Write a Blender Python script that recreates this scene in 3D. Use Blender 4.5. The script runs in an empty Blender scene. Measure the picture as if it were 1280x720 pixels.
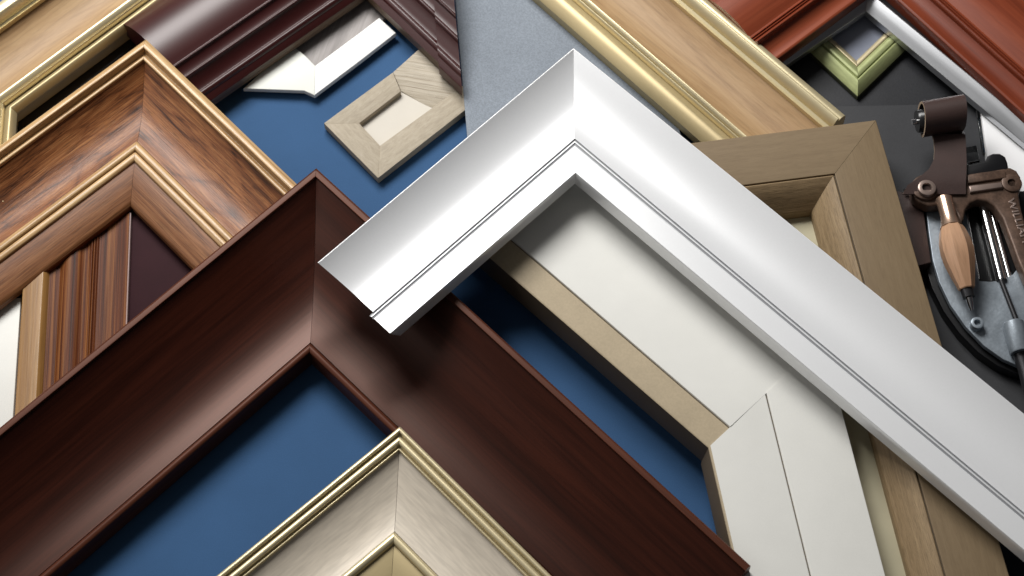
import bpy, bmesh, math, random
from mathutils import Vector, Matrix
random.seed(7)
S = bpy.context.scene
COL = S.collection
MM = 0.001

# ------------------------------------------------------------------ camera
F, TILT, WID = 70.0, math.radians(28), 0.55
DIST = F / 36 * WID
CAM = Vector((0, -math.sin(TILT) * DIST, math.cos(TILT) * DIST))
cd = bpy.data.cameras.new('camera'); cam = bpy.data.objects.new('camera', cd); COL.objects.link(cam)
cd.lens = F; cd.sensor_width = 36; cd.clip_start = 0.01; cd.clip_end = 50
cam.location = CAM; cam.rotation_euler = (TILT, 0, 0)
S.camera = cam
cd.dof.use_dof = True; cd.dof.focus_distance = DIST - .03; cd.dof.aperture_fstop = 14

def W(px, py, z=0.0):
    """point of the place seen at (px,py) of the photograph at height z (mm)"""
    k = 36 / F / 1280
    x, y = (px - 640) * k, (360 - py) * k
    c, s = math.cos(TILT), math.sin(TILT)
    d = Vector((x, c * y + s, s * y - c))
    t = (z * MM - CAM.z) / d.z
    return CAM + d * t

# ------------------------------------------------------------------ materials
def newmat(name):
    m = bpy.data.materials.new(name); m.use_nodes = True
    nt = m.node_tree; b = nt.nodes['Principled BSDF']
    return m, nt, b
def N(nt, t, **kw):
    n = nt.nodes.new(t)
    for k, v in kw.items():
        if k.startswith('i_'): n.inputs[k[2:].replace('_', ' ')].default_value = v
        else: setattr(n, k, v)
    return n
def ramp(nt, stops):
    r = nt.nodes.new('ShaderNodeValToRGB'); e = r.color_ramp.elements
    while len(e) < len(stops): e.new(0.5)
    for i, (p, c) in enumerate(stops):
        e[i].position = p; e[i].color = (*c, 1) if len(c) == 3 else c
    return r
def coords(nt, kind, sx, sy, sz=1):
    tc = nt.nodes.new('ShaderNodeTexCoord'); mp = nt.nodes.new('ShaderNodeMapping')
    mp.inputs['Scale'].default_value = (sx, sy, sz)
    nt.links.new(tc.outputs[kind], mp.inputs['Vector'])
    return mp.outputs['Vector']
def mixc(nt, f, a, b, mode='MIX'):
    m = nt.nodes.new('ShaderNodeMix'); m.data_type = 'RGBA'; m.blend_type = mode
    for sock, v in ((m.inputs['Factor'], f), (m.inputs['A'], a), (m.inputs['B'], b)):
        if hasattr(v, 'links') or hasattr(v, 'is_linked'): nt.links.new(v, sock)
        elif isinstance(v, (int, float)): sock.default_value = v
        else: sock.default_value = (*v, 1)
    return m.outputs['Result']

def wood(name, dark, mid, light, rough=0.4, along=6, across=130, dist=0.6, pores=0.5, coat=0.0,
         bump=0.25, figure=0.0, fig_s=(7, 26), spec=0.5, tint=None):
    m, nt, b = newmat(name); L = nt.links
    v = coords(nt, 'UV', along, across)
    n1 = N(nt, 'ShaderNodeTexNoise', i_Scale=1.0, i_Detail=10.0, i_Roughness=0.70, i_Distortion=dist)
    L.new(v, n1.inputs['Vector'])
    fac = n1.outputs['Fac']
    if figure > 0:
        v2 = coords(nt, 'UV', fig_s[0], fig_s[1])
        n2 = N(nt, 'ShaderNodeTexNoise', i_Scale=1.0, i_Detail=2.5, i_Roughness=0.45, i_Distortion=0.9)
        L.new(v2, n2.inputs['Vector'])
        mu = N(nt, 'ShaderNodeMath', operation='MULTIPLY'); mu.inputs[1].default_value = 46.0
        L.new(n2.outputs['Fac'], mu.inputs[0])
        si = N(nt, 'ShaderNodeMath', operation='SINE'); L.new(mu.outputs[0], si.inputs[0])
        rv = ramp(nt, [(0.0, (0, 0, 0)), (0.50, (.25,) * 3), (0.90, (.5,) * 3), (1.0, (1, 1, 1))])
        m1 = N(nt, 'ShaderNodeMath', operation='MULTIPLY_ADD'); L.new(si.outputs[0], m1.inputs[0]); m1.inputs[1].default_value = .5; m1.inputs[2].default_value = .5
        L.new(m1.outputs[0], rv.inputs['Fac'])
        ma = N(nt, 'ShaderNodeMath', operation='MULTIPLY_ADD'); L.new(rv.outputs['Color'], ma.inputs[0])
        ma.inputs[1].default_value = -0.17 * figure; 
        ad = N(nt, 'ShaderNodeMath', operation='ADD'); L.new(fac, ad.inputs[0]); ad.inputs[1].default_value = .05 * figure
        L.new(ad.outputs[0], ma.inputs[2]); fac = ma.outputs[0]
    r = ramp(nt, [(0.30, dark), (0.48, mid), (0.70, light)]); L.new(fac, r.inputs['Fac'])
    v3 = coords(nt, 'UV', along * 4, across * 5)
    n3 = N(nt, 'ShaderNodeTexNoise', i_Scale=1.0, i_Detail=3.0, i_Roughness=0.6); L.new(v3, n3.inputs['Vector'])
    r3 = ramp(nt, [(0.36, (1 - pores,) * 3), (0.5, (1, 1, 1))]); L.new(n3.outputs['Fac'], r3.inputs['Fac'])
    c = mixc(nt, 1.0, r.outputs['Color'], r3.outputs['Color'], 'MULTIPLY')
    L.new(c, b.inputs['Base Color'])
    b.inputs['Roughness'].default_value = rough; b.inputs['Coat Weight'].default_value = coat
    if tint: b.inputs['Specular Tint'].default_value = (*tint, 1)
    b.inputs['Coat Roughness'].default_value = 0.18; b.inputs['Specular IOR Level'].default_value = spec
    bp = N(nt, 'ShaderNodeBump', i_Strength=bump, i_Distance=0.0004); L.new(n3.outputs['Fac'], bp.inputs['Height'])
    L.new(bp.outputs['Normal'], b.inputs['Normal'])
    return m

def plain(name, col, rough=0.5, metal=0.0, var=0.08, vs=60, fine=0.0, fs=2500, bump=0.0, coat=0.0, spec=0.5,
          kind='Object', stretch=(1, 1), rvar=0.0, coat_rough=0.1):
    m, nt, b = newmat(name); L = nt.links
    v = coords(nt, kind, vs * stretch[0], vs * stretch[1], vs)
    n1 = N(nt, 'ShaderNodeTexNoise', i_Scale=1.0, i_Detail=5.0, i_Roughness=0.6); L.new(v, n1.inputs['Vector'])
    lo = tuple(c * (1 - var) for c in col); hi = tuple(min(1, c * (1 + var)) for c in col)
    r = ramp(nt, [(0.3, lo), (0.7, hi)]); L.new(n1.outputs['Fac'], r.inputs['Fac'])
    c = r.outputs['Color']
    v2 = coords(nt, kind, fs * stretch[0], fs * stretch[1], fs)
    n2 = N(nt, 'ShaderNodeTexNoise', i_Scale=1.0, i_Detail=2.0, i_Roughness=0.5); L.new(v2, n2.inputs['Vector'])
    if fine > 0:
        r2 = ramp(nt, [(0.35, (1 - fine,) * 3), (0.65, (1, 1, 1))]); L.new(n2.outputs['Fac'], r2.inputs['Fac'])
        c = mixc(nt, 1.0, c, r2.outputs['Color'], 'MULTIPLY')
    L.new(c, b.inputs['Base Color'])
    b.inputs['Metallic'].default_value = metal; b.inputs['Coat Weight'].default_value = coat
    b.inputs['Coat Roughness'].default_value = coat_rough
    b.inputs['Specular IOR Level'].default_value = spec
    if rvar > 0:
        mr = N(nt, 'ShaderNodeMapRange'); L.new(n1.outputs['Fac'], mr.inputs['Value'])
        mr.inputs['To Min'].default_value = rough - rvar; mr.inputs['To Max'].default_value = rough + rvar
        L.new(mr.outputs['Result'], b.inputs['Roughness'])
    else: b.inputs['Roughness'].default_value = rough
    if bump > 0:
        bp = N(nt, 'ShaderNodeBump', i_Strength=bump, i_Distance=0.0003); L.new(n2.outputs['Fac'], bp.inputs['Height'])
        L.new(bp.outputs['Normal'], b.inputs['Normal'])
    return m

M = {}
M['walnut'] = wood('figured_walnut', (.045, .013, .004), (.215, .074, .023), (.40, .175, .063), rough=.42, along=20, across=420, dist=1.0, pores=.5, figure=.75, fig_s=(8, 30), coat=.04, bump=.4, spec=.35)
M['walnut_dark'] = wood('dark_walnut', (.07, .024, .009), (.20, .078, .029), (.33, .155, .065), rough=.45, along=14, across=420, pores=.4, spec=.3)
M['oak_gilt'] = wood('gilded_oak', (.27, .14, .05), (.50, .31, .14), (.70, .49, .25), rough=.36, along=9, across=300, pores=.3, coat=.1)
M['brown'] = wood('mahogany_stain', (.012, .0029, .0018), (.024, .0054, .0030), (.044, .0102, .0052), rough=.32, along=4, across=110, dist=.6, pores=.25, bump=.06, spec=.34, tint=(1, .66, .56))
M['brown_rim'] = wood('mahogany_rim', (.035, .010, .006), (.065, .019, .010), (.10, .031, .016), rough=.42, along=4, across=120, dist=.5, pores=.15, bump=.05, spec=.25, tint=(1, .7, .6))
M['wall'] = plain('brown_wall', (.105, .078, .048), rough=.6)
M['white'] = plain('white_lacquer', (.88, .89, .905), rough=.31, metal=.24, var=.012, vs=14, fine=.012, fs=900, bump=.03, coat=.25, coat_rough=.2)
M['white_line'] = plain('grey_lacquer_line', (.26, .265, .28), rough=.4, var=.03)
M['champagne'] = plain('champagne_leaf', (.66, .585, .48), rough=.42, metal=.08, var=.09, vs=90, fine=.15, fs=700, kind='UV', stretch=(.12, 1), rvar=.06, bump=.12)
M['gold'] = plain('pale_gold', (.70, .60, .375), rough=.34, metal=.5, var=.12, vs=60, kind='UV', stretch=(.2, 1), rvar=.08)
M['gold_dull'] = plain('dull_gold', (.48, .385, .21), rough=.42, metal=.4, var=.12, vs=60, kind='UV', stretch=(.2, 1), rvar=.08)
M['tan'] = wood('tan_satin', (.28, .165, .075), (.38, .24, .12), (.46, .31, .165), rough=.48, along=10, across=110, dist=.8, pores=.14, bump=.12, spec=.35)
M['purple'] = plain('maroon_gloss', (.040, .0065, .006), rough=.36, var=.2, vs=25, kind='UV', stretch=(.2, 1), rvar=.04)
M['purple_edge'] = wood('raw_brown_edge', (.05, .03, .02), (.12, .075, .045), (.20, .14, .09), rough=.5, across=200)
M['red'] = wood('cherry_stain', (.13, .024, .010), (.205, .042, .017), (.29, .070, .030), rough=.30, along=4, across=60, dist=.5, pores=.14, bump=.05, coat=.2)
M['silver'] = plain('brushed_silver', (.52, .53, .55), rough=.34, metal=.9, var=.06, vs=200, kind='UV', stretch=(.05, 1), rvar=.05)
M['silver_shade'] = plain('black_shade_strip', (.02, .02, .022), rough=.35, metal=.3)
M['green'] = plain('pale_green_leaf', (.42, .46, .215), rough=.36, metal=.3, var=.18, vs=110, kind='UV', stretch=(.2, 1), fine=.15, fs=900)
M['green_side'] = plain('dark_green_side', (.05, .055, .03), rough=.6)
M['kraft'] = wood('taupe_wood', (.185, .130, .074), (.205, .146, .083), (.225, .162, .094), rough=.5, along=40, across=420, pores=.10, bump=.12, spec=.3)
M['kraft_in'] = wood('taupe_wood_slope', (.19, .130, .068), (.26, .18, .098), (.33, .235, .13), rough=.5, along=40, across=520, pores=.28, bump=.4, spec=.3)
M['cream'] = plain('cream_lacquer', (.73, .725, .685), rough=.5, var=.03, vs=30, fine=.03, spec=.3)
M['beige'] = plain('beige_paint', (.43, .35, .235), rough=.55, metal=0, var=.06, vs=60, fine=.08, fs=900, spec=.3)
M['olive'] = plain('olive_cream', (.50, .46, .32), rough=.55, var=.05)
M['seam'] = plain('seam_shadow_paint', (.10, .075, .05), rough=.7)
M['blue'] = plain('blue_board', (.040, .100, .215), rough=.75, var=.07, vs=18, fine=.10, fs=1800, bump=.08, spec=.12)
M['grey_canvas'] = plain('grey_canvas', (.25, .28, .32), rough=.8, var=.06, vs=30, fine=.22, fs=1300, bump=.5, spec=.1)
M['black_board'] = plain('black_board', (.020, .021, .025), rough=.6, var=.2, vs=60, fine=.25, fs=900, bump=.3)
M['slate'] = plain('slate_board', (.034, .035, .039), rough=.65, var=.12, vs=40, fine=.15, fs=1500, bump=.1)
M['white_sheet'] = plain('white_sheet', (.90, .90, .91), rough=.6, var=.01)
M['mat_white'] = plain('white_mat', (.82, .83, .80), rough=.6, var=.01)
M['mat_warm'] = plain('warm_white_mat', (.70, .71, .66), rough=.6, var=.03)
M['taupe_panel'] = wood('taupe_panel', (.16, .14, .13), (.25, .225, .215), (.36, .33, .315), rough=.5, along=10, across=120, pores=.1)
M['sample'] = wood('bleached_oak', (.30, .255, .19), (.37, .315, .235), (.43, .375, .29), rough=.6, along=120, across=500, pores=.10, bump=.25, spec=.3)
M['sample_grain'] = wood('grooved_oak', (.26, .21, .145), (.44, .38, .29), (.58, .52, .42), rough=.55, along=12, across=620, dist=.2, pores=.30, bump=.7)
M['sample_floor'] = plain('pale_floor', (.56, .52, .45), rough=.6, var=.03)
M['tanwood'] = wood('golden_oak', (.19, .085, .020), (.28, .14, .038), (.36, .195, .062), rough=.45, along=8, across=160, pores=.2, coat=.2)
M['stripe'] = wood('striped_walnut', (.012, .0034, .0016), (.105, .026, .007), (.36, .15, .042), rough=.46, along=3, across=420, dist=.3, pores=.5, spec=.15)
M['maroon_panel'] = plain('maroon_panel', (.030, .008, .011), rough=.65, var=.1, fine=.1, spec=.1)
M['core'] = plain('pink_core', (.55, .42, .40), rough=.5)
M['leather'] = plain('brown_leather', (.052, .030, .026), rough=.45, var=.12, vs=90, fine=.15, fs=1600, bump=.3)
M['leather_edge'] = plain('leather_edge', (.35, .26, .18), rough=.6)
M['bronze'] = plain('bronze_paint', (.12, .072, .050), rough=.42, metal=.3, var=.38, vs=160, fine=.25, rvar=.08, fs=900)
M['bronze_light'] = plain('worn_bronze', (.33, .25, .215), rough=.33, metal=.6, var=.12, vs=150)
M['steel'] = plain('cast_steel', (.29, .33, .37), rough=.38, metal=.4, var=.12, vs=110, fine=.12, fs=700, bump=.25, rvar=.06)
M['chrome'] = plain('chrome', (.72, .72, .72), rough=.14, metal=1.0, var=.03)
M['dark_steel'] = plain('dark_steel', (.035, .035, .038), rough=.35, metal=.5)
M['black'] = plain('black_paint', (.008, .008, .009), rough=.3, var=.1)
M['handle'] = wood('peach_wood', (.36, .20, .11), (.46, .265, .155), (.54, .33, .20), rough=.45, along=20, across=200, pores=.15, coat=.1, bump=.15)
M['ferrule'] = plain('copper_ferrule', (.66, .46, .34), rough=.26, metal=.85, var=.08)
mg, ntg, bg = newmat('clear_acrylic'); bg.inputs['Transmission Weight'].default_value = 1; bg.inputs['Roughness'].default_value = .05
bg.inputs['Base Color'].default_value = (.9, .93, .93, 1); bg.inputs['IOR'].default_value = 1.49; M['glass'] = mg

# ------------------------------------------------------------------ object helpers
def root(name, label, cat, loc, group=None):
    o = bpy.data.objects.new(name, None); COL.objects.link(o); o.location = loc; o.empty_display_size = .02
    o['label'] = label; o['category'] = cat
    if group: o['group'] = group
    return o
def link(name, me, mat, parent=None, label=None):
    me.materials.append(M[mat] if isinstance(mat, str) else mat)
    o = bpy.data.objects.new(name, me); COL.objects.link(o)
    if parent: o.parent = parent
    if label: o['label'] = label
    return o
def rloc(p):
    while p is not None and p.parent: p = p.parent
    return p.location if p is not None else Vector((0, 0, 0))
def finish(bm, name, smooth=32):
    bmesh.ops.recalc_face_normals(bm, faces=bm.faces)
    me = bpy.data.meshes.new(name); bm.to_mesh(me); bm.free()
    for p in me.polygons: p.use_smooth = True
    me.set_sharp_from_angle(angle=math.radians(smooth))
    return me

def sample(pts):
    """pts (d,z[,bulge,kind]) in mm -> polyline"""
    out = [(pts[0][0], pts[0][1])]
    for i in range(1, len(pts)):
        a, b = out[-1], pts[i]
        if len(b) > 2 and b[2]:
            kind = b[3] if len(b) > 3 else 'p'
            n = 14
            for k in range(1, n):
                if kind == 'r':
                    t = .5 - .5 * math.cos(math.pi * k / n); z = a[1] + (b[1] - a[1]) * t + b[2] * math.sin(math.pi * k / n)
                else:
                    t = k / n; z = a[1] + (b[1] - a[1]) * t + b[2] * 4 * t * (1 - t)
                out.append((a[0] + (b[0] - a[0]) * t, z))
        out.append((b[0], b[1]))
    return out
def rounded(poly, keep, r0=.45):
    out = []
    for i, p in enumerate(poly):
        if i in keep or i == 0 or i == len(poly) - 1: out.append(p); continue
        a, b = Vector(poly[i - 1]), Vector(poly[i + 1]); q = Vector(p)
        e, f = a - q, b - q
        if e.length < 1e-6 or f.length < 1e-6: out.append(p); continue
        if math.degrees((-e).angle(f)) < 22: out.append(p); continue
        r = min(r0, .35 * e.length, .35 * f.length)
        s, t = q + e.normalized() * r, q + f.normalized() * r
        for k in range(5):
            w = k / 4; v = s * (1 - w) ** 2 + q * 2 * w * (1 - w) + t * w * w
            out.append((v.x, v.y))
    return out

def arm(parent, A, u, n, bands, zb, s_dir, L, e_dir=None, gap=.10, under=0.0, r0=.45):
    """one moulding rail: profile bands (name, material, [(d,z,..)], label) swept from the mitre at A along u"""
    ks = s_dir.dot(u) / s_dir.dot(n) if s_dir is not None else 0
    ke = e_dir.dot(u) / e_dir.dot(n) if e_dir is not None else 0
    off = random.uniform(0, 9); voff = random.uniform(0, 9); base = rloc(parent)
    main = None; vacc = 0
    order = sorted(range(len(bands)), key=lambda i: 0 if bands[i][0] == 'rail' else 1)
    objs = {}
    for bi in order:
        name, mat, pts = bands[bi][:3]
        top = sample(pts)
        poly = [(top[0][0], zb)] + top + [(top[-1][0], zb)]
        keep = set()
        if bi > 0: keep.add(1)
        if bi < len(bands) - 1: keep.add(len(poly) - 2)
        poly = rounded(poly, keep, r0)
        bm = bmesh.new(); uvl = bm.loops.layers.uv.new('UVMap')
        A2 = Vector((A.x, A.y))
        zt = max(p[1] for p in poly)
        rows = []
        for (d, z) in poly:
            s0 = d * MM * ks + gap * MM
            s1 = L * MM + d * MM * ke - under * MM * (zt - z) / max(1e-6, zt - zb)
            r = []
            for s in (s0, s1):
                p = A2 + n * (d * MM) + u * s
                r.append(bm.verts.new(Vector((p.x, p.y, z * MM)) - base))
            rows.append((r, s0, s1))
        acc = [0]
        for i in range(1, len(poly)):
            acc.append(acc[-1] + math.dist(poly[i], poly[i - 1]) * MM)
        k = len(poly)
        for i in range(k):
            j = (i + 1) % k
            (ra, a0, a1), (rb, b0, b1) = rows[i], rows[j]
            vi, vj = acc[i], acc[j] if j else acc[i] + .01
            f = bm.faces.new((ra[0], ra[1], rb[1], rb[0]))
            for l, (uu, vv) in zip(f.loops, ((a0, vi), (a1, vi), (b1, vj), (b0, vj))):
                l[uvl].uv = (uu + off, vv + voff + pts[0][0] * MM)
        for e in (0, 1):
            f = bm.faces.new([r[0][e] for r in rows])
            for l, (d, z) in zip(f.loops, poly): l[uvl].uv = (off + d * MM * 3, voff + z * MM * 3)
        me = finish(bm, name)
        par = parent if name == 'rail' else (main or parent)
        o = link(name, me, mat, par, bands[bi][3] if len(bands[bi]) > 3 else None)
        if name == 'rail' and main is None: main = o
    return main

def xy(v): return Vector((v.x, v.y))
class Corner:
    """two rails from A; a = pixel on arm 1 line, b = pixel on arm 2 line, at height z; side = +1 profile towards the other arm, -1 away"""
    def __init__(s, apex, a, b, z, side=1):
        s.A = xy(W(*apex, z)); s.u = [(xy(W(*q, z)) - s.A).normalized() for q in (a, b)]
        s.n = []
        for i in (0, 1):
            u = s.u[i]; n = Vector((-u.y, u.x))
            if n.dot(s.u[1 - i]) * side < 0: n = -n
            s.n.append(n)
        s.m = (s.u[0] + s.u[1]).normalized() * side
        s.apex = apex
    def d(s, px, py, z, which='avg'):
        p = xy(W(px, py, z)) - s.A
        ds = [p.dot(n) / MM for n in s.n]
        return ds[0] if which == 0 else ds[1] if which == 1 else (ds[0] + ds[1]) / 2
    def bands(s, spec, fx=None, which='avg'):
        """spec points: (y,z,..) with x from fx(y), or (x,y,z,..) when fx is None"""
        out = []
        for b in spec:
            pts = []
            for p in b[2]:
                if fx: x, y, z, rest = fx(p[0]), p[0], p[1], p[2:]
                else: x, y, z, rest = p[0], p[1], p[2], p[3:]
                pts.append((s.d(x, y, z, which), z, *rest))
            # keep the profile advancing
            for i in range(1, len(pts)):
                if pts[i][0] < pts[i - 1][0] + .05: pts[i] = (pts[i - 1][0] + .05, *pts[i][1:])
            if out and pts[0][0] < out[-1][2][-1][0]: pts[0] = (out[-1][2][-1][0], *pts[0][1:])
            out.append((b[0], b[1], pts, *b[3:]))
        return out
    def build(s, parent, bands, zb, L0, L1, which=(0, 1), **kw):
        for i, L in zip((0, 1), (L0, L1)):
            if i in which and L: arm(parent, s.A, s.u[i], s.n[i], bands, zb, s.m, L, **kw)

def slab(name, pts, z0, z1, mat, parent=None, bevel=.4, label=None, uvdir=None, base=None):
    """polygon given by points of the photograph at height z1 (mm), with its own thickness; a point may carry its own height"""
    base = rloc(parent) if base is None else base
    bm = bmesh.new(); uvl = bm.loops.layers.uv.new('UVMap')
    tops = [W(p[0], p[1], p[2] if len(p) > 2 else z1) for p in pts]
    tv = [bm.verts.new(t - base) for t in tops]
    bv = [bm.verts.new(Vector((t.x, t.y, z0 * MM)) - base) for t in tops]
    ft = bm.faces.new(tv); bm.faces.new(bv[::-1])
    n = len(tv)
    for i in range(n):
        j = (i + 1) % n; bm.faces.new((tv[j], tv[i], bv[i], bv[j]))
    bmesh.ops.recalc_face_normals(bm, faces=bm.faces)
    if bevel:
        es = [e for e in ft.edges]
        bmesh.ops.bevel(bm, geom=es, offset=bevel * MM, segments=3, profile=.5, affect='EDGES', clamp_overlap=True)
    d = (tops[1] - tops[0]) if uvdir is None else W(*uvdir[1], z1) - W(*uvdir[0], z1); d = Vector((d.x, d.y)).normalized(); q = Vector((-d.y, d.x))
    for f in bm.faces:
        for l in f.loops:
            c = Vector((l.vert.co.x, l.vert.co.y)); l[uvl].uv = (c.dot(d), c.dot(q) + l.vert.co.z)
    return link(name, finish(bm, name, 40), mat, parent, label)

def tube(name, stations, mat, parent, seg=24, label=None, squash=1.0, twist=0.0, smooth=35):
    """lathe along a 3D axis; stations (x,y,z_mm,radius_mm)"""
    base = rloc(parent); bm = bmesh.new(); uvl = bm.loops.layers.uv.new('UVMap')
    P = [W(s[0], s[1], s[2]) for s in stations]; ax = (P[-1] - P[0]).normalized()
    up = Vector((0, 0, 1)); side = ax.cross(up)
    side = side.normalized() if side.length > 1e-3 else Vector((1, 0, 0)); up = side.cross(ax).normalized()
    rings = []
    for p, s in zip(P, stations):
        r = s[3] * MM
        rings.append([bm.verts.new(p + side * (math.cos(2 * math.pi * k / seg + twist) * r) + up * (math.sin(2 * math.pi * k / seg + twist) * r * squash) - base) for k in range(seg)])
    for i in range(len(rings) - 1):
        for k in range(seg):
            j = (k + 1) % seg
            f = bm.faces.new((rings[i][k], rings[i][j], rings[i + 1][j], rings[i + 1][k]))
            for l, (a, b) in zip(f.loops, ((i, k), (i, k + 1), (i + 1, k + 1), (i + 1, k))):
                l[uvl].uv = ((P[a] - P[0]).length, b / seg * .05)
    bm.faces.new(rings[0][::-1]); bm.faces.new(rings[-1])
    return link(name, finish(bm, name, smooth), mat, parent, label)

def disc(name, px, py, z0, z1, r, mat, parent, seg=28, bevel=.3, hole=0, label=None):
    """upright round boss centred where (px,py) is seen at height z1"""
    base = rloc(parent); c = W(px, py, z1); bm = bmesh.new()
    prof = [(r, z0), (r, z1 - bevel), (r - bevel * .3, z1 - bevel * .3), (r - bevel, z1)]
    if hole: prof += [(hole + .15, z1), (hole, z1 - .2), (hole, z1 - 2.2)]
    rings = [[bm.verts.new(Vector((c.x + math.cos(2 * math.pi * k / seg) * rr * MM, c.y + math.sin(2 * math.pi * k / seg) * rr * MM, zz * MM)) - base) for k in range(seg)] for rr, zz in prof]
    for i in range(len(rings) - 1):
        for k in range(seg):
            j = (k + 1) % seg; bm.faces.new((rings[i][k], rings[i][j], rings[i + 1][j], rings[i + 1][k]))
    bm.faces.new(rings[0][::-1]); bm.faces.new(rings[-1])
    return link(name, finish(bm, name, 40), mat, parent, label)

FR = 'picture frame corners piled on the boards'
def frame_root(label, px, py, z, name='picture_frame', cat='picture frame', group=FR):
    return root(name, label, cat, W(px, py, z), group)
def lerpx(x0, y0, x1, y1): return lambda y: x0 + (y - y0) * (x1 - x0) / (y1 - y0)

# ------------------------------------------------------------------ setting
bm = bmesh.new()
vs = [bm.verts.new(c) for c in ((-1.2, -1.0, 0), (1.2, -1.0, 0), (1.2, 1.4, 0), (-1.2, 1.4, 0))]
bm.faces.new(vs)
tt = link('tabletop', finish(bm, 'tabletop'), 'blue'); tt['kind'] = 'structure'

def board(name, label, cat, pts, z0, z1, mat, bevel=.3, group='flat boards and sheets under the frames'):
    base = W(*pts[0][:2], z0)
    o = slab(name, pts, z0, z1, mat, None, bevel, base=base); o.location = base
    o['label'] = label; o['category'] = cat
    if group: o['group'] = group
    return o
board('white_sheet', 'bright white sheet showing at the right edge beside the clamp tool', 'sheet', [(1216, 60), (1420, 60), (1420, 330), (1248, 330), (1235, 200), (1226, 135)], .3, 10, 'white_sheet')
board('black_board', 'textured black board under the small green frame corner', 'board', [(930, -60), (1206, -60), (1219, 138), (1224, 240), (930, 240)], 1.3, 3.5, 'black_board')
board('slate_board', 'smooth dark slate grey board under the clamp tool', 'board', [(900, 136), (1219, 129), (1231, 200), (1240, 262), (1420, 262), (1420, 900), (1100, 900)], 3.6, 6, 'slate')
board('black_board', 'black strip added as shade between the gold edged frame and the walnut frame', 'board', [(20, 172), (215, 20), (262, -10), (220, -40), (-20, 140)], .3, 2.0, 'black')  # added strip, its black colour supplies the shade between the two frames
board('canvas_board', 'light grey speckled canvas board behind the white frame', 'board', [(566.5, -30), (584, 170), (592, 262), (880, 262), (790, -30)], 6.6, 8.5, 'grey_canvas')

# ------------------------------------------------------------------ white mat corner
c = root('mat_corner', 'bright white mat corner with a grey panel inside, lying on the blue table', 'mat board', W(393, 119, 0), None)
slab('mat_arm', [(393, 119), (394, 82), (450, 40.5), (474, 22), (495, 41), (450, 76)], 3.1, 6.2, 'mat_white', c)
slab('mat_arm', [(304, 110.5), (340, 78), (369.5, 60), (381, 69), (394, 82), (393, 119), (380, 113.2)], 3.1, 6, 'mat_warm', c)
slab('backing_panel', [(345, 90), (372, 30), (440, -20), (500, 5), (478, 26), (398, 84)], .4, 3, 'taupe_panel', c)

# ------------------------------------------------------------------ bleached oak sample
c = root('wood_sample', 'small bleached oak frame sample with a pale recess on the blue table', 'frame sample', W(472, 222, 0), None)
slab('rail', [(405, 154), (472.5, 222.5), (475, 182), (449, 154)], 1, 6.4, 'sample', c, bevel=.12)
slab('rail', [(491, 90.5), (405, 154), (449, 154), (501, 114)], 1, 6.4, 'sample', c, bevel=.12)
slab('rail', [(472.5, 222.5), (592, 129), (589, 99.5), (475, 182)], 1, 6.5, 'sample', c, bevel=.12)
slab('grooved_rail', [(491.4, 90.2, 6.4), (524, 61, 6.4), (590, 125, 6.4), (540, 136.5, 2.6), (501.4, 114, 3.4)], 1, 6.4, 'sample_grain', c, bevel=.2, uvdir=((493, 82), (555, 92)))
slab('recess_floor', [(446, 152), (474, 186), (556, 142), (503, 105)], .5, 2.8, 'sample_floor', c, bevel=0)

# ------------------------------------------------------------------ tan and gold frame, top left
def gilt_bands(P, dz=0):
    b = [
        ('sight_edge', 'gold_dull', [(P[0], 7), (P[1], 13, 1.5), (P[2], 17.5, 1.5), (P[3], 15.5)]),
        ('gilt_bead', 'gold', [(P[3], 16.5), (P[4], 19, 1.4, 'r'), (P[4] + .4, 18), (P[5], 20.5, 1.6, 'r'), (P[5] + .2, 18)]),
        ('rail', 'tan', [(P[5] + .2, 18), (P[6], 22, -4.5)]),
        ('outer_bead', 'gold', [(P[6], 23), (P[7], 25, .9, 'r'), (P[7] + .7, 23), (P[8] - .3, 25), (P[9], 30, 2.4, 'r'), (P[9] + .6, 27), (P[10], 26, 2, 'r')]),
    ]
    return [(q[0], q[1], [(p[0], p[1] + dz, *p[2:]) for p in q[2]]) for q in b]
k = Corner((21, 149), (220, 1), (17, 200), 6, side=-1)
ds = [k.d(0, y, z, 0) for y, z in ((164.8, 6), (158, 13), (143, 17), (138, 16), (131, 19), (118, 20.5), (42, 22), (37, 25), (30, 25), (15, 30), (3, 26))]
c = frame_root('gold edged frame with a tan field, above the walnut frame at the left edge', 21, 149, 0)
k.build(c, gilt_bands(ds), 3, 420, 60)

# ------------------------------------------------------------------ tan and gold moulding, top right
k = Corner((863, 174), (664, -1), (700, 400), 8)
k.n[0] = -k.n[0] if k.n[0].dot(xy(W(900, 50, 6)) - k.A) < 0 else k.n[0]
row = [(664, 6), (674, 13), (706, 17), (716, 16), (725, 19), (737, 20.5), (836, 22), (842, 25), (852, 25), (872, 30), (884, 26)]
ds = [k.d(x, 0, z + 2, 0) for x, z in row]
c = frame_root('long gold edged moulding with a tan field, running down to the taupe frame', 863, 174, 0, 'frame_strip', 'frame strip', 'loose lengths of frame strip')
A0 = k.A.copy(); k.A = k.A - k.u[0] * .055
arm(c, k.A, k.u[0], k.n[0], gilt_bands(ds, 2), 8.6, None, 520)

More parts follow.
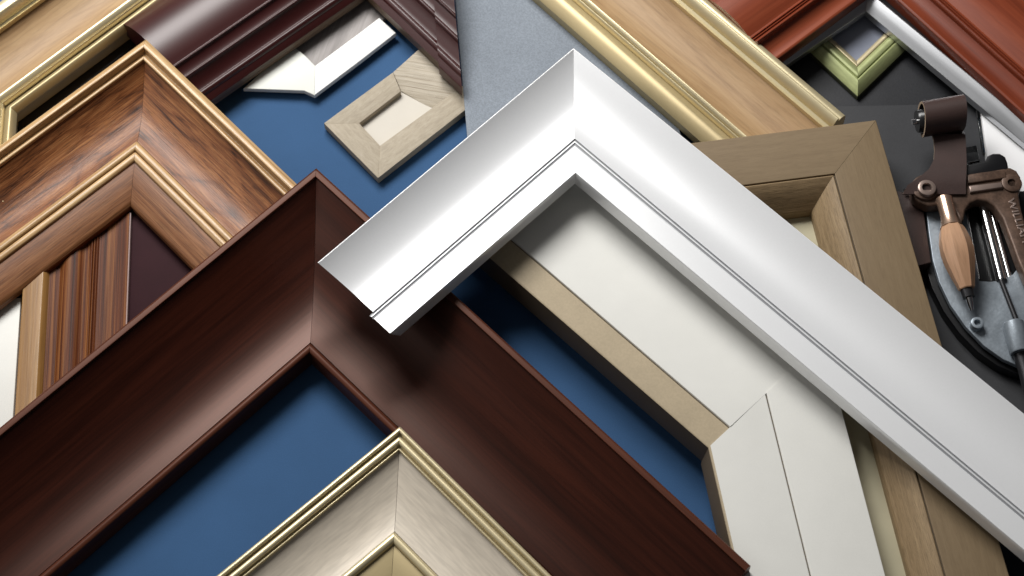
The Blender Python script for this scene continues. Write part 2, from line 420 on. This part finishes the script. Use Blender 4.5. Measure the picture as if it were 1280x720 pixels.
# ------------------------------------------------------------------ glossy maroon frame
k = Corner((456.6, -8), (267, 124), (574, 104), 13, side=-1)
def mar(dz=0, sh=0):
    P = [(290, 108, 13), (290, 99, 15), (290, 96, 15.5), (290, 87, 17, 1.3, 'r'), (290, 85, 15.6), (290, 61, 20.6, -.8), (290, 60.5, 21), (290, 55.5, 22, .9, 'r'),
         (290, 54, 20.4), (290, 37, 23.2, -.4), (290, 36, 24), (290, 33.5, 24.6, .5, 'r'), (290, 32, 23), (290, -55, 22, 5.5), (290, -62, 17)]
    spec = [('side', 'purple_edge', [(290, 110.5, 11), (290, 107.5, 12.8)]), ('rail', 'purple', P)]
    b = k.bands(spec, None, 0)
    return [(q[0], q[1], [(p[0] + sh, p[1] + dz, *p[2:]) for p in q[2]]) for q in b]
c = frame_root('glossy maroon frame with thin ridges above the white mat corner', 456, -8, 0)
pL = xy(W(267, 124, 13)); 
k.build(c, mar(), 7, (pL - k.A).length / MM + 9, 0)
ce = (xy(W(567.5, 0, 8.5)) - xy(W(580, 130, 8.5))).normalized(); pR = xy(W(553, 84, 13))
arm(c, k.A, k.u[1], k.n[1], mar(), 7, k.m, (pR - k.A).length / MM, ce)
c = root('frame_strip', 'short glossy maroon moulding offcut against the grey canvas board', 'frame strip', W(550, 90, 8), 'loose lengths of frame strip')
e = (xy(W(543, 5, 22)) - xy(W(549, 84, 16))).normalized()
A = xy(W(548.5, 83, 16))
bb = mar(3, 0); d0 = bb[1][2][0][0]
bb = [('rail', 'purple', [(p[0] - d0, p[1], *p[2:]) for p in bb[1][2]])]
nn = k.n[1]; pE = xy(W(577, 107, 16))
arm(c, A, k.u[1], nn, bb, 8.7, e, (pE - A).length / MM + 1.6, ce, gap=0)

# ------------------------------------------------------------------ cherry red frame and silver frame
k = Corner((1099.3, -20.2), (968, 77), (1280, 144), 26, side=-1)
c = frame_root('cherry red stained frame at the top right with a ribbed ridge', 1099, -20, 10)
spec = [('rail', 'red', [(1280, 143.5, 26.5), (1280, 139, 27), (1280, 106, 29, -1.4), (1280, 104, 30.5), (1280, 97, 31.5, 1.3, 'r'), (1280, 95.5, 29.8), (1280, 93, 30.8, .5, 'r'), (1280, 91.5, 29.8),
                         (1280, 89, 30.8, .5, 'r'), (1280, 87, 29.8), (1280, 0, 31, 3.4), (1280, -34, 31, 1), (1280, -50, 26)])]
k.build(c, k.bands(spec, None, 1), 18, (xy(W(966, 78.5, 26)) - k.A).length / MM + .4, 330)
k = Corner((1082.2, 14.6), (980, 84), (1266.8, 168.8), 16, side=-1)
c = frame_root('slim silver metal frame lying inside the cherry red frame', 1082, 15, 10)
spec = [('rail', 'silver', [(1180, 96.6, 15.4), (1180, 95.5, 16), (1180, 68, 20.5, .5), (1180, 67, 20)]), ('outer_lip', 'silver_shade', [(1180, 67, 18), (1180, 40, 18)])]  # black outer lip paints in the shadow the red frame casts here
k.build(c, k.bands(spec, None, 1), 11.5, 62, 330)

# ------------------------------------------------------------------ green frame corner
k = Corner((1072, 122), (1010.7, 65), (1134.6, 61), 6.5)
c = frame_root('small pale green frame corner pointing down on the black board', 1072, 122, 3)
spec = [('outer_lip', 'green_side', [(122, 6.5), (120.5, 7)]), ('rail', 'green', [(120.5, 7), (100, 11, .5), (98, 9.6), (96, 10.8), (84, 9.8, .8)]),
        ('gilt_bead', 'gold', [(83.5, 10), (76, 9, .7, 'r')])]
k.build(c, k.bands(spec, lerpx(1072, 122, 1074, 76)), 3.8, 75, 75)
slab('backing_panel', [(1074, 90), (1010, 28), (1074, -30), (1140, 26)], 4, 6.5, plain('lavender_board', (.30, .33, .42), rough=.5, var=.06), c)

# ------------------------------------------------------------------ taupe frame
k = Corner((1095, 150), (870, 178), (1255, 698), 34)
c = frame_root('matte taupe wood frame with a stepped slope, behind the white frame', 1095, 150, 16)
spec = [('rail', 'kraft', [(1095, 150, 34), (1041.5, 215.6, 34), (1041, 216.4, 32.8)]),
        ('seam', 'seam', [(1041, 216.4, 32.8), (1040, 217.8, 32.8)]),
        ('sight_slope', 'kraft_in', [(1040, 217.8, 33.6), (1039.4, 218.6, 34), (1010, 256, 23, 1.2), (1007, 260.5, 21, .3)])]
k.build(c, k.bands(spec), 16, 118, 345)
slab('backing_panel', [(900, 240), (1010, 250), (1200, 760), (1040, 760)], 12, 16.2, 'olive', c)

# ------------------------------------------------------------------ cream octagonal frame
A = xy(W(886, 559, 27)); u1 = (xy(W(620, 328, 27)) - A).normalized(); u2 = (xy(W(912.6, 676.6, 27)) - A).normalized()
n1 = Vector((-u1.y, u1.x)); n1 = n1 if n1.dot(xy(W(900, 350, 27)) - A) > 0 else -n1
n2 = Vector((-u2.y, u2.x)); n2 = n2 if n2.dot(xy(W(1100, 560, 27)) - A) > 0 else -n2
m = (xy(W(982, 469, 28)) - A).normalized()
def dd(n, x, y, z): return (xy(W(x, y, z)) - A).dot(n) / MM
s1 = dd(n1, 778.5, 419.5, 27.6); w1 = dd(n1, 874.7, 571, 15)
c = frame_root('cream octagonal frame with a beige inner strip, seen through the white frame', 886, 559, 12)
arm(c, A, u1, n1, [
    ('wall', 'wall', [(w1, 15), (-.3, 26.6)]), ('inner_strip', 'beige', [(-.3, 26.7), (.3, 27), (s1 - .5, 27.4), (s1 - .3, 26.6)]),
    ('seam', 'seam', [(s1 - .3, 26.6), (s1 + .2, 26.6)]),
    ('rail', 'cream', [(s1 + .2, 27.4), (s1 + .5, 28), (s1 + 58, 28)])], 12, m, 210, gap=.03)
s2 = dd(n2, 986, 608, 27.8); o2 = dd(n2, 1080.7, 622, 28)
w2 = dd(n2, 888, 600, 19)
arm(c, A, u2, n2, [
    ('wall', 'wall', [(-3.2, 15), (-.3, 26.6)]), ('inner_edge', 'beige', [(-.3, 26.7), (.1, 27.4), (.9, 27.4)]),
    ('inner_strip', 'cream', [(.9, 27.5), (s2 - .6, 28), (s2 - .3, 27)]),
    ('seam', 'seam', [(s2 - .3, 27), (s2 + .2, 27)]),
    ('rail', 'cream', [(s2 + .2, 28), (s2 + .5, 28.6), (o2, 28.6)])], 12, m, 150, gap=.03)

# ------------------------------------------------------------------ mouldings under the walnut frame
board('cream_panel', 'cream panel at the left edge under the walnut frame', 'panel', [(-60, 380), (26, 372), (15, 540), (-60, 570)], .5, 6, 'cream', group='strips and panels under the walnut frame')
def strip(label, top, bot, z, bands, zb, mat_label='frame strip'):
    A = xy(W(*top, z)); u = (xy(W(*bot, z)) - A).normalized(); n = Vector((-u.y, u.x))
    if n.x < 0: n = -n
    c = root('frame_strip', label, mat_label, W(*top, zb), 'loose lengths of frame strip')
    L = (xy(W(*bot, z)) - A).length / MM
    return c, A, u, n, L
c, A, u, n, L = strip('narrow golden oak strip between the cream panel and the striped walnut', (30, 330), (17, 535), 12, None, 2)
w = (xy(W(52.5, 430, 12)) - A).dot(n) / MM
arm(c, A, u, n, [('rail', 'tanwood', [(0, 11.5), (w - 1.4, 12.5), (w, 11.2), (w + 1.2, 9)])], 2, None, L)
c, A, u, n, L = strip('striped walnut moulding with a gold grained ridge beside the golden oak strip', (66, 270), (52, 510), 10, None, 2)
f = lambda x: (xy(W(x, 380, 10)) - A).dot(n) / MM
arm(c, A, u, n, [('rail', 'stripe', [(f(57), 9.2), (f(68), 8.3), (f(72), 8), (f(88), 10, .9), (f(99), 8.6, .5), (f(103), 8), (f(108), 8.2), (f(110), 8.5), (f(112), 8.7, .4, 'r'),
     (f(113), 8.2), (f(115), 8.7, .4, 'r'), (f(116.5), 8.2), (f(118.5), 8.7, .4, 'r'), (f(120), 8.2), (f(158), 9.4, -.4)]),
     ('light_edge', 'core', [(f(158), 9.6), (f(159.3), 9.2)])], 2, None, L)
board('maroon_panel', 'dark maroon panel in the corner under the walnut frame', 'panel', [(158, 240), (300, 300), (260, 440), (150, 440)], .5, 6.5, 'maroon_panel', group='strips and panels under the walnut frame')

# ------------------------------------------------------------------ walnut frame
k = Corner((182.5, 49), (0, 182), (368, 227), 29)
c = frame_root('figured walnut frame with gilded oak beads at the left', 182, 49, 8)
fx = lerpx(182.5, 49, 168, 260)
spec = [('outer_bead', 'oak_gilt', [(49, 29), (51, 30.5), (60, 31.5, .9, 'r'), (62, 29.5), (67, 27.5), (69.5, 27.8), (75, 28, .8, 'r')]),
        ('rail', 'walnut', [(75, 26.5), (174, 16.8, -5.4), (177, 17)]),
        ('inner_bead', 'oak_gilt', [(177, 18.5), (188, 19.5, 1.6, 'r'), (190, 18), (202, 17.8, 1.6, 'r')]),
        ('sight_edge', 'walnut_dark', [(203, 17.2), (252, 13.5, .8), (258, 12)])]
k.build(c, k.bands(spec, fx), 8.5, 300, (xy(W(368, 227, 29)) - k.A).length / MM + 5)

# ------------------------------------------------------------------ dark mahogany scoop frame
k = Corner((395, 210), (0, 534), (938, 707), 36)
c = frame_root('large dark mahogany frame with a deep scoop across the middle', 395, 210, 3)
fx = lerpx(395, 210, 390, 458)
spec = [('outer_rim', 'brown_rim', [(210, 35), (212, 36), (220.5, 36), (222, 35)]),
        ('rail', 'brown', [(222, 34.6), (428, 15.6, -8)]),
        ('inner_bead', 'brown_rim', [(429, 15.5), (431, 16.5), (441, 16, .9, 'r'), (444, 13.5)])]
k.build(c, k.bands(spec, fx), 3, 420, (xy(W(938, 707, 36)) - k.A).length / MM)

# ------------------------------------------------------------------ champagne frame
k = Corner((500, 533.4), (271, 720), (689, 720), 51)
c = frame_root('champagne frame with pale gold edges at the bottom centre', 500, 533, 37)
fx = lerpx(500, 533.4, 491, 667)
spec = [('outer_bead', 'gold', [(533.4, 50.5), (541, 51, 1.2, 'r'), (543.5, 49.2), (545.5, 49.6), (555.5, 49.6, 1.3, 'r'), (558, 47.8), (560.2, 48.4), (563, 48.4, .6, 'r')]),
        ('rail', 'champagne', [(564, 47.2), (664, 41.5, -2.6)]),
        ('inner_bead', 'gold', [(665, 42), (680, 41.6, 2.0, 'r')]),
        ('sight_edge', 'gold_dull', [(681, 41), (745, 38, .4)])]
k.build(c, k.bands(spec, fx), 37, 220, 220, gap=.12)

# ------------------------------------------------------------------ white frame
k = Corner((717, 60), (397, 328), (1280, 517), 53.5)
c = frame_root('satin silvery white frame with a fine double groove, on top of the pile', 717, 60, 38)
fx = lerpx(717, 60, 722, 240)
spec = [('rail', 'white', [(60, 53), (61, 53.5), (62.5, 53.2), (171.5, 46.7, -4.7), (173, 47.3)]),
        ('groove', 'white_line', [(173, 46.5), (176.2, 46.5)]),
        ('groove_bead', 'white', [(176.2, 46.8), (178.6, 46.9, .35, 'r')]),
        ('groove', 'white_line', [(178.6, 46.5), (182, 46.5)]),
        ('flat', 'white', [(182, 47.3), (183, 47.7), (215, 47.7), (219.5, 46.1, .9), (221.5, 44.5, .4)])]
Lw = (xy(W(397, 328, 53.5)) - k.A).length / MM
k.build(c, k.bands(spec, fx), 38, Lw, 420, gap=.03, under=6)

# ------------------------------------------------------------------ clamp tool
T = root('framing_clamp', 'bronze and steel framing clamp with a wooden handle and leather strap', 'clamp tool', W(1200, 300, 6), None)
arcL = [(1158, 262), (1161, 290), (1166, 325), (1174, 352), (1188, 381), (1207, 408), (1230, 432), (1254, 449), (1275, 458), (1320, 468)]
slab('rubber_base', [(1146, 250)] + [(x - 10 + i * .4, y + 8) for i, (x, y) in enumerate(arcL)] + [(1320, 240), (1200, 236)], 6.2, 13, 'black', T)
slab('steel_plate', [(1150, 250)] + arcL + [(1320, 300), (1290, 300), (1284, 312), (1277, 330), (1266, 343), (1252, 350), (1238, 352), (1224, 351), (1218, 320), (1209, 275), (1203, 250)], 15, 18, 'steel', T)
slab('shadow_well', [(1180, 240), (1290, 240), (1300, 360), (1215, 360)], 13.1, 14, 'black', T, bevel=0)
tube('rod', [(1223, 236, 18, 2.9), (1252, 351, 18, 2.9)], 'chrome', T)
tube('rod', [(1238, 262, 16, 1.7), (1262, 348, 16, 1.7)], 'chrome', T)
tube('rod', [(1206, 262, 15.5, 1.5), (1222, 350, 15.5, 1.5)], 'chrome', T)
tube('spindle', [(1251, 350, 19.5, 1.4), (1275, 412, 19.5, 1.4)], 'dark_steel', T)
tube('sleeve', [(1266, 404, 22, 5.2), (1266.3, 405, 22, 5.6), (1275.5, 440, 22, 5.6), (1276, 441.5, 22, 5.2)], 'steel', T, seg=36)
tube('spindle_end', [(1275, 438, 20, 4.6), (1281, 462, 20, 3.6), (1292, 505, 20, 3.6)], 'dark_steel', T)
tab = slab('leather_tab', [(1112, 236), (1152, 246), (1164, 328), (1140, 334)], 12, 19, 'leather', T)
slab('back_bar', [(1205, 206), (1232, 200), (1235, 194), (1241, 191), (1250, 191), (1257, 195), (1260, 203), (1262, 214), (1205, 222)], 15, 27, 'black', T, bevel=1.5)
brk = slab('bracket', [(1139, 238), (1140, 228), (1145, 221), (1152, 217.5), (1165, 219), (1208, 216), (1254, 209), (1263, 209), (1271, 213), (1276, 221), (1277.5, 232), (1273.5, 243),
    (1277, 262), (1284, 288), (1296, 322), (1312, 366), (1290, 366), (1272, 324), (1262, 296), (1253, 272), (1243, 257), (1233, 251), (1222, 250), (1213, 254), (1207, 262), (1205, 274),
    (1201, 280), (1196, 268), (1188, 253), (1172, 256), (1160, 257), (1149, 252), (1142, 246)], 20, 27, 'bronze', T, bevel=1.3)
slab('ridge', [(1209, 218.5), (1256, 212), (1259, 222), (1210, 229)], 27, 28.4, 'bronze', brk, bevel=.6)
slab('worn_ridge', [(1211, 232), (1252, 227), (1254, 234), (1213, 240)], 27, 28.8, 'bronze_light', brk, bevel=.6)
disc('boss', 1157, 234, 27, 29, 7.6, 'bronze', brk, bevel=.9)
sc = disc('screw', 1159, 234, 29, 31.4, 4.9, 'bronze_light', brk, hole=2.6, bevel=.7)
disc('boss', 1265, 228, 27, 28.2, 5.6, 'bronze', brk, hole=2.2, bevel=.8)
tube('pin', [(1130, 238, 22, .9), (1142, 237, 22, .9)], 'dark_steel', T, seg=12)
disc('plate_screw', 1222, 403, 18, 22.5, 3.4, 'steel', T, hole=1.7, bevel=.6)
# handle
tube('ferrule', [(1180, 249, 28, 4.6), (1182, 256, 28.4, 4.4), (1186, 272, 28.8, 4.3), (1188, 281, 29, 5.2), (1189, 285, 29, 6.0)], 'ferrule', T, seg=28)
hd = tube('handle', [(1188.4, 282, 29, 5.4), (1190, 289, 29, 7.0), (1193, 301, 29, 8.4), (1196.5, 314, 29, 8.9), (1200, 328, 28.5, 8.2), (1204, 344, 28, 6.4), (1208.5, 361, 27.5, 4.3), (1208.7, 362, 27.5, 3.9)],
          'handle', T, seg=8, twist=math.pi / 8, smooth=20)
tube('nib_collar', [(1208, 361, 27, 3.6), (1211, 372, 26.5, 3.2)], 'dark_steel', T)
tube('nib', [(1211, 371, 26.5, 1.9), (1213, 380, 25, 1.6), (1215, 388, 23, 1.0)], 'chrome', T)
# leather strap: ribbon swept across x, loop at the top
def strap():
    base = T.location; bm = bmesh.new(); uvl = bm.loops.layers.uv.new('UVMap')
    path = []   # (py at z, z) centre line, with left/right x
    rows = [(243, 28, 1128, 1207), (232, 29.2, 1134, 1207), (222, 29.8, 1149, 1207.5), (212, 29.6, 1161, 1208), (200, 29, 1167, 1208), (188, 28.5, 1168, 1207.5), (176, 28.5, 1167, 1207), (169, 28.6, 1165, 1206.5)]
    pts = []
    for py, z, xl, xr in rows:
        a, b = W(xl, py, z), W(xr, py, z); pts.append((a, b))
    # loop: circle in the y-z plane, starting at the strap's end
    end = pts[-1]; cyc = W(1180, 147.5, 31); r = .0092
    for i in range(19):
        th = math.radians(-62 + i * 17.5)
        y = cyc.y - math.cos(th) * r; z = cyc.z + math.sin(th) * r + .002
        k = i / 18
        xl = W(1153.5 - 3 * k, 150, 33).x; xr = W(1205, 150, 33).x
        tilt = 0.0045
        pts.append((Vector((xl, y - tilt * .5, z)), Vector((xr, y + tilt * .5, z))))
    t = .0013; T3 = [p for p in pts]
    rowsv = []
    for i, (a, b) in enumerate(T3):
        nxt = T3[min(i + 1, len(T3) - 1)]; prv = T3[max(i - 1, 0)]
        tan = (nxt[0] + nxt[1] - prv[0] - prv[1]).normalized(); nor = tan.cross((b - a).normalized()).normalized()
        if i < 8 and nor.z < 0: nor = -nor
        if i >= 8:
            ctr = Vector((0, cyc.y, cyc.z + .002)); mid = (a + b) / 2; o = Vector((0, mid.y - ctr.y, mid.z - ctr.z))
            if nor.dot(o) < 0: nor = -nor
        rowsv.append([bm.verts.new(v - base) for v in (a + nor * t / 2, b + nor * t / 2, b - nor * t / 2, a - nor * t / 2)])
    acc = 0
    for i in range(len(rowsv) - 1):
        a, b = rowsv[i], rowsv[i + 1]
        for k in range(4):
            j = (k + 1) % 4; f = bm.faces.new((a[k], a[j], b[j], b[k]))
            for l, uvp in zip(f.loops, ((0, i), (.03, i), (.03, i + 1), (0, i + 1))): l[uvl].uv = (uvp[0], uvp[1] * .004)
    bm.faces.new(rowsv[0]); bm.faces.new(rowsv[-1][::-1])
    me = finish(bm, 'leather_strap', 40)
    o = link('leather_strap', me, 'leather', T)
    me.materials.append(M['leather_edge'])
    # cut edge on the left shows pale leather
    for p in me.polygons:
        vsx = sorted(me.vertices[v].co.x for v in p.vertices)
        if abs(p.normal.x) > .75 and p.normal.x < 0: p.material_index = 1
    return o
st = strap()
tube('roller', [(1146, 152, 31, 6.0), (1149, 151.5, 31.4, 6.4), (1200, 146, 31.4, 6.4)], 'black', T)
tube('roller_pin', [(1140, 153, 33, 1.5), (1150, 151.5, 33, 1.5)], 'chrome', T, seg=14)
# embossed lettering down the right leg of the bracket
fc = bpy.data.curves.new('lettering', 'FONT'); fc.body = 'WILLIAM'; fc.size = .0050; fc.extrude = .0003; fc.bevel_depth = .00012; fc.space_character = 1.02
fo = bpy.data.objects.new('tmp_text', fc); COL.objects.link(fo)
dg = bpy.context.evaluated_depsgraph_get(); me = bpy.data.meshes.new_from_object(fo.evaluated_get(dg)); bpy.data.objects.remove(fo)
a, b = W(1259.5, 249, 27.0), W(1279, 304, 27.0); dirv = (b - a).normalized(); ang = math.atan2(dirv.y, dirv.x)
wid = max(v.co.x for v in me.vertices); sc_ = (b - a).length / wid
me.transform(Matrix.Translation(a - T.location) @ Matrix.Rotation(ang, 4, 'Z') @ Matrix.Scale(sc_, 4, Vector((1, 0, 0))))
me.materials.clear(); link('lettering', me, 'bronze_light', brk)

# clear acrylic block
o = board('acrylic_block', 'small clear acrylic block peeking out behind the clamp strap', 'block', [(1206, 184), (1221, 181), (1225, 200), (1207, 204)], 15, 28, 'glass', .6, None)
o = board('acrylic_strip', 'thin clear acrylic strip along the edge of the slate board', 'strip', [(1220, 128), (1223.5, 128), (1232, 191), (1227.5, 191)], 1.5, 7.5, 'glass', .3, None)

# ------------------------------------------------------------------ light
w = bpy.data.worlds.new('World'); S.world = w; w.use_nodes = True; nt = w.node_tree
bgn = nt.nodes['Background']
tc = nt.nodes.new('ShaderNodeTexCoord'); sx = nt.nodes.new('ShaderNodeSeparateXYZ'); nt.links.new(tc.outputs['Generated'], sx.inputs[0])
rp = ramp(nt, [(0.0, (.62, .61, .60)), (.42, (.32, .31, .30)), (.62, (.11, .11, .12)), (1.0, (.08, .08, .085))])
mr = nt.nodes.new('ShaderNodeMapRange'); mr.inputs['From Min'].default_value = -1; mr.inputs['From Max'].default_value = 1
nt.links.new(sx.outputs['X'], mr.inputs['Value']); nt.links.new(mr.outputs['Result'], rp.inputs['Fac'])
nt.links.new(rp.outputs['Color'], bgn.inputs['Color']); bgn.inputs['Strength'].default_value = .32

def softbox(name, loc, tgt, sx_, sy_, power, col=(1, 1, 1)):
    l = bpy.data.lights.new(name, 'AREA'); l.shape = 'RECTANGLE'; l.size = sx_; l.size_y = sy_; l.energy = power; l.color = col
    o = bpy.data.objects.new(name, l); COL.objects.link(o); o.location = loc
    o.rotation_euler = (Vector(tgt) - Vector(loc)).to_track_quat('-Z', 'Y').to_euler(); return o
softbox('key_softbox', (-.28, .64, .80), (0, 0, 0), .60, .46, 15.5, (1, .985, .96))
softbox('left_softbox', (-1.1, .05, .75), (0, 0, 0), .5, .7, 2.2, (1, .98, .96))

S.view_settings.view_transform = 'Standard'; S.view_settings.look = 'None'; S.view_settings.exposure = 0; S.view_settings.gamma = 1
S.cycles.use_denoising = True; S.cycles.caustics_reflective = False; S.cycles.sample_clamp_indirect = 2.0
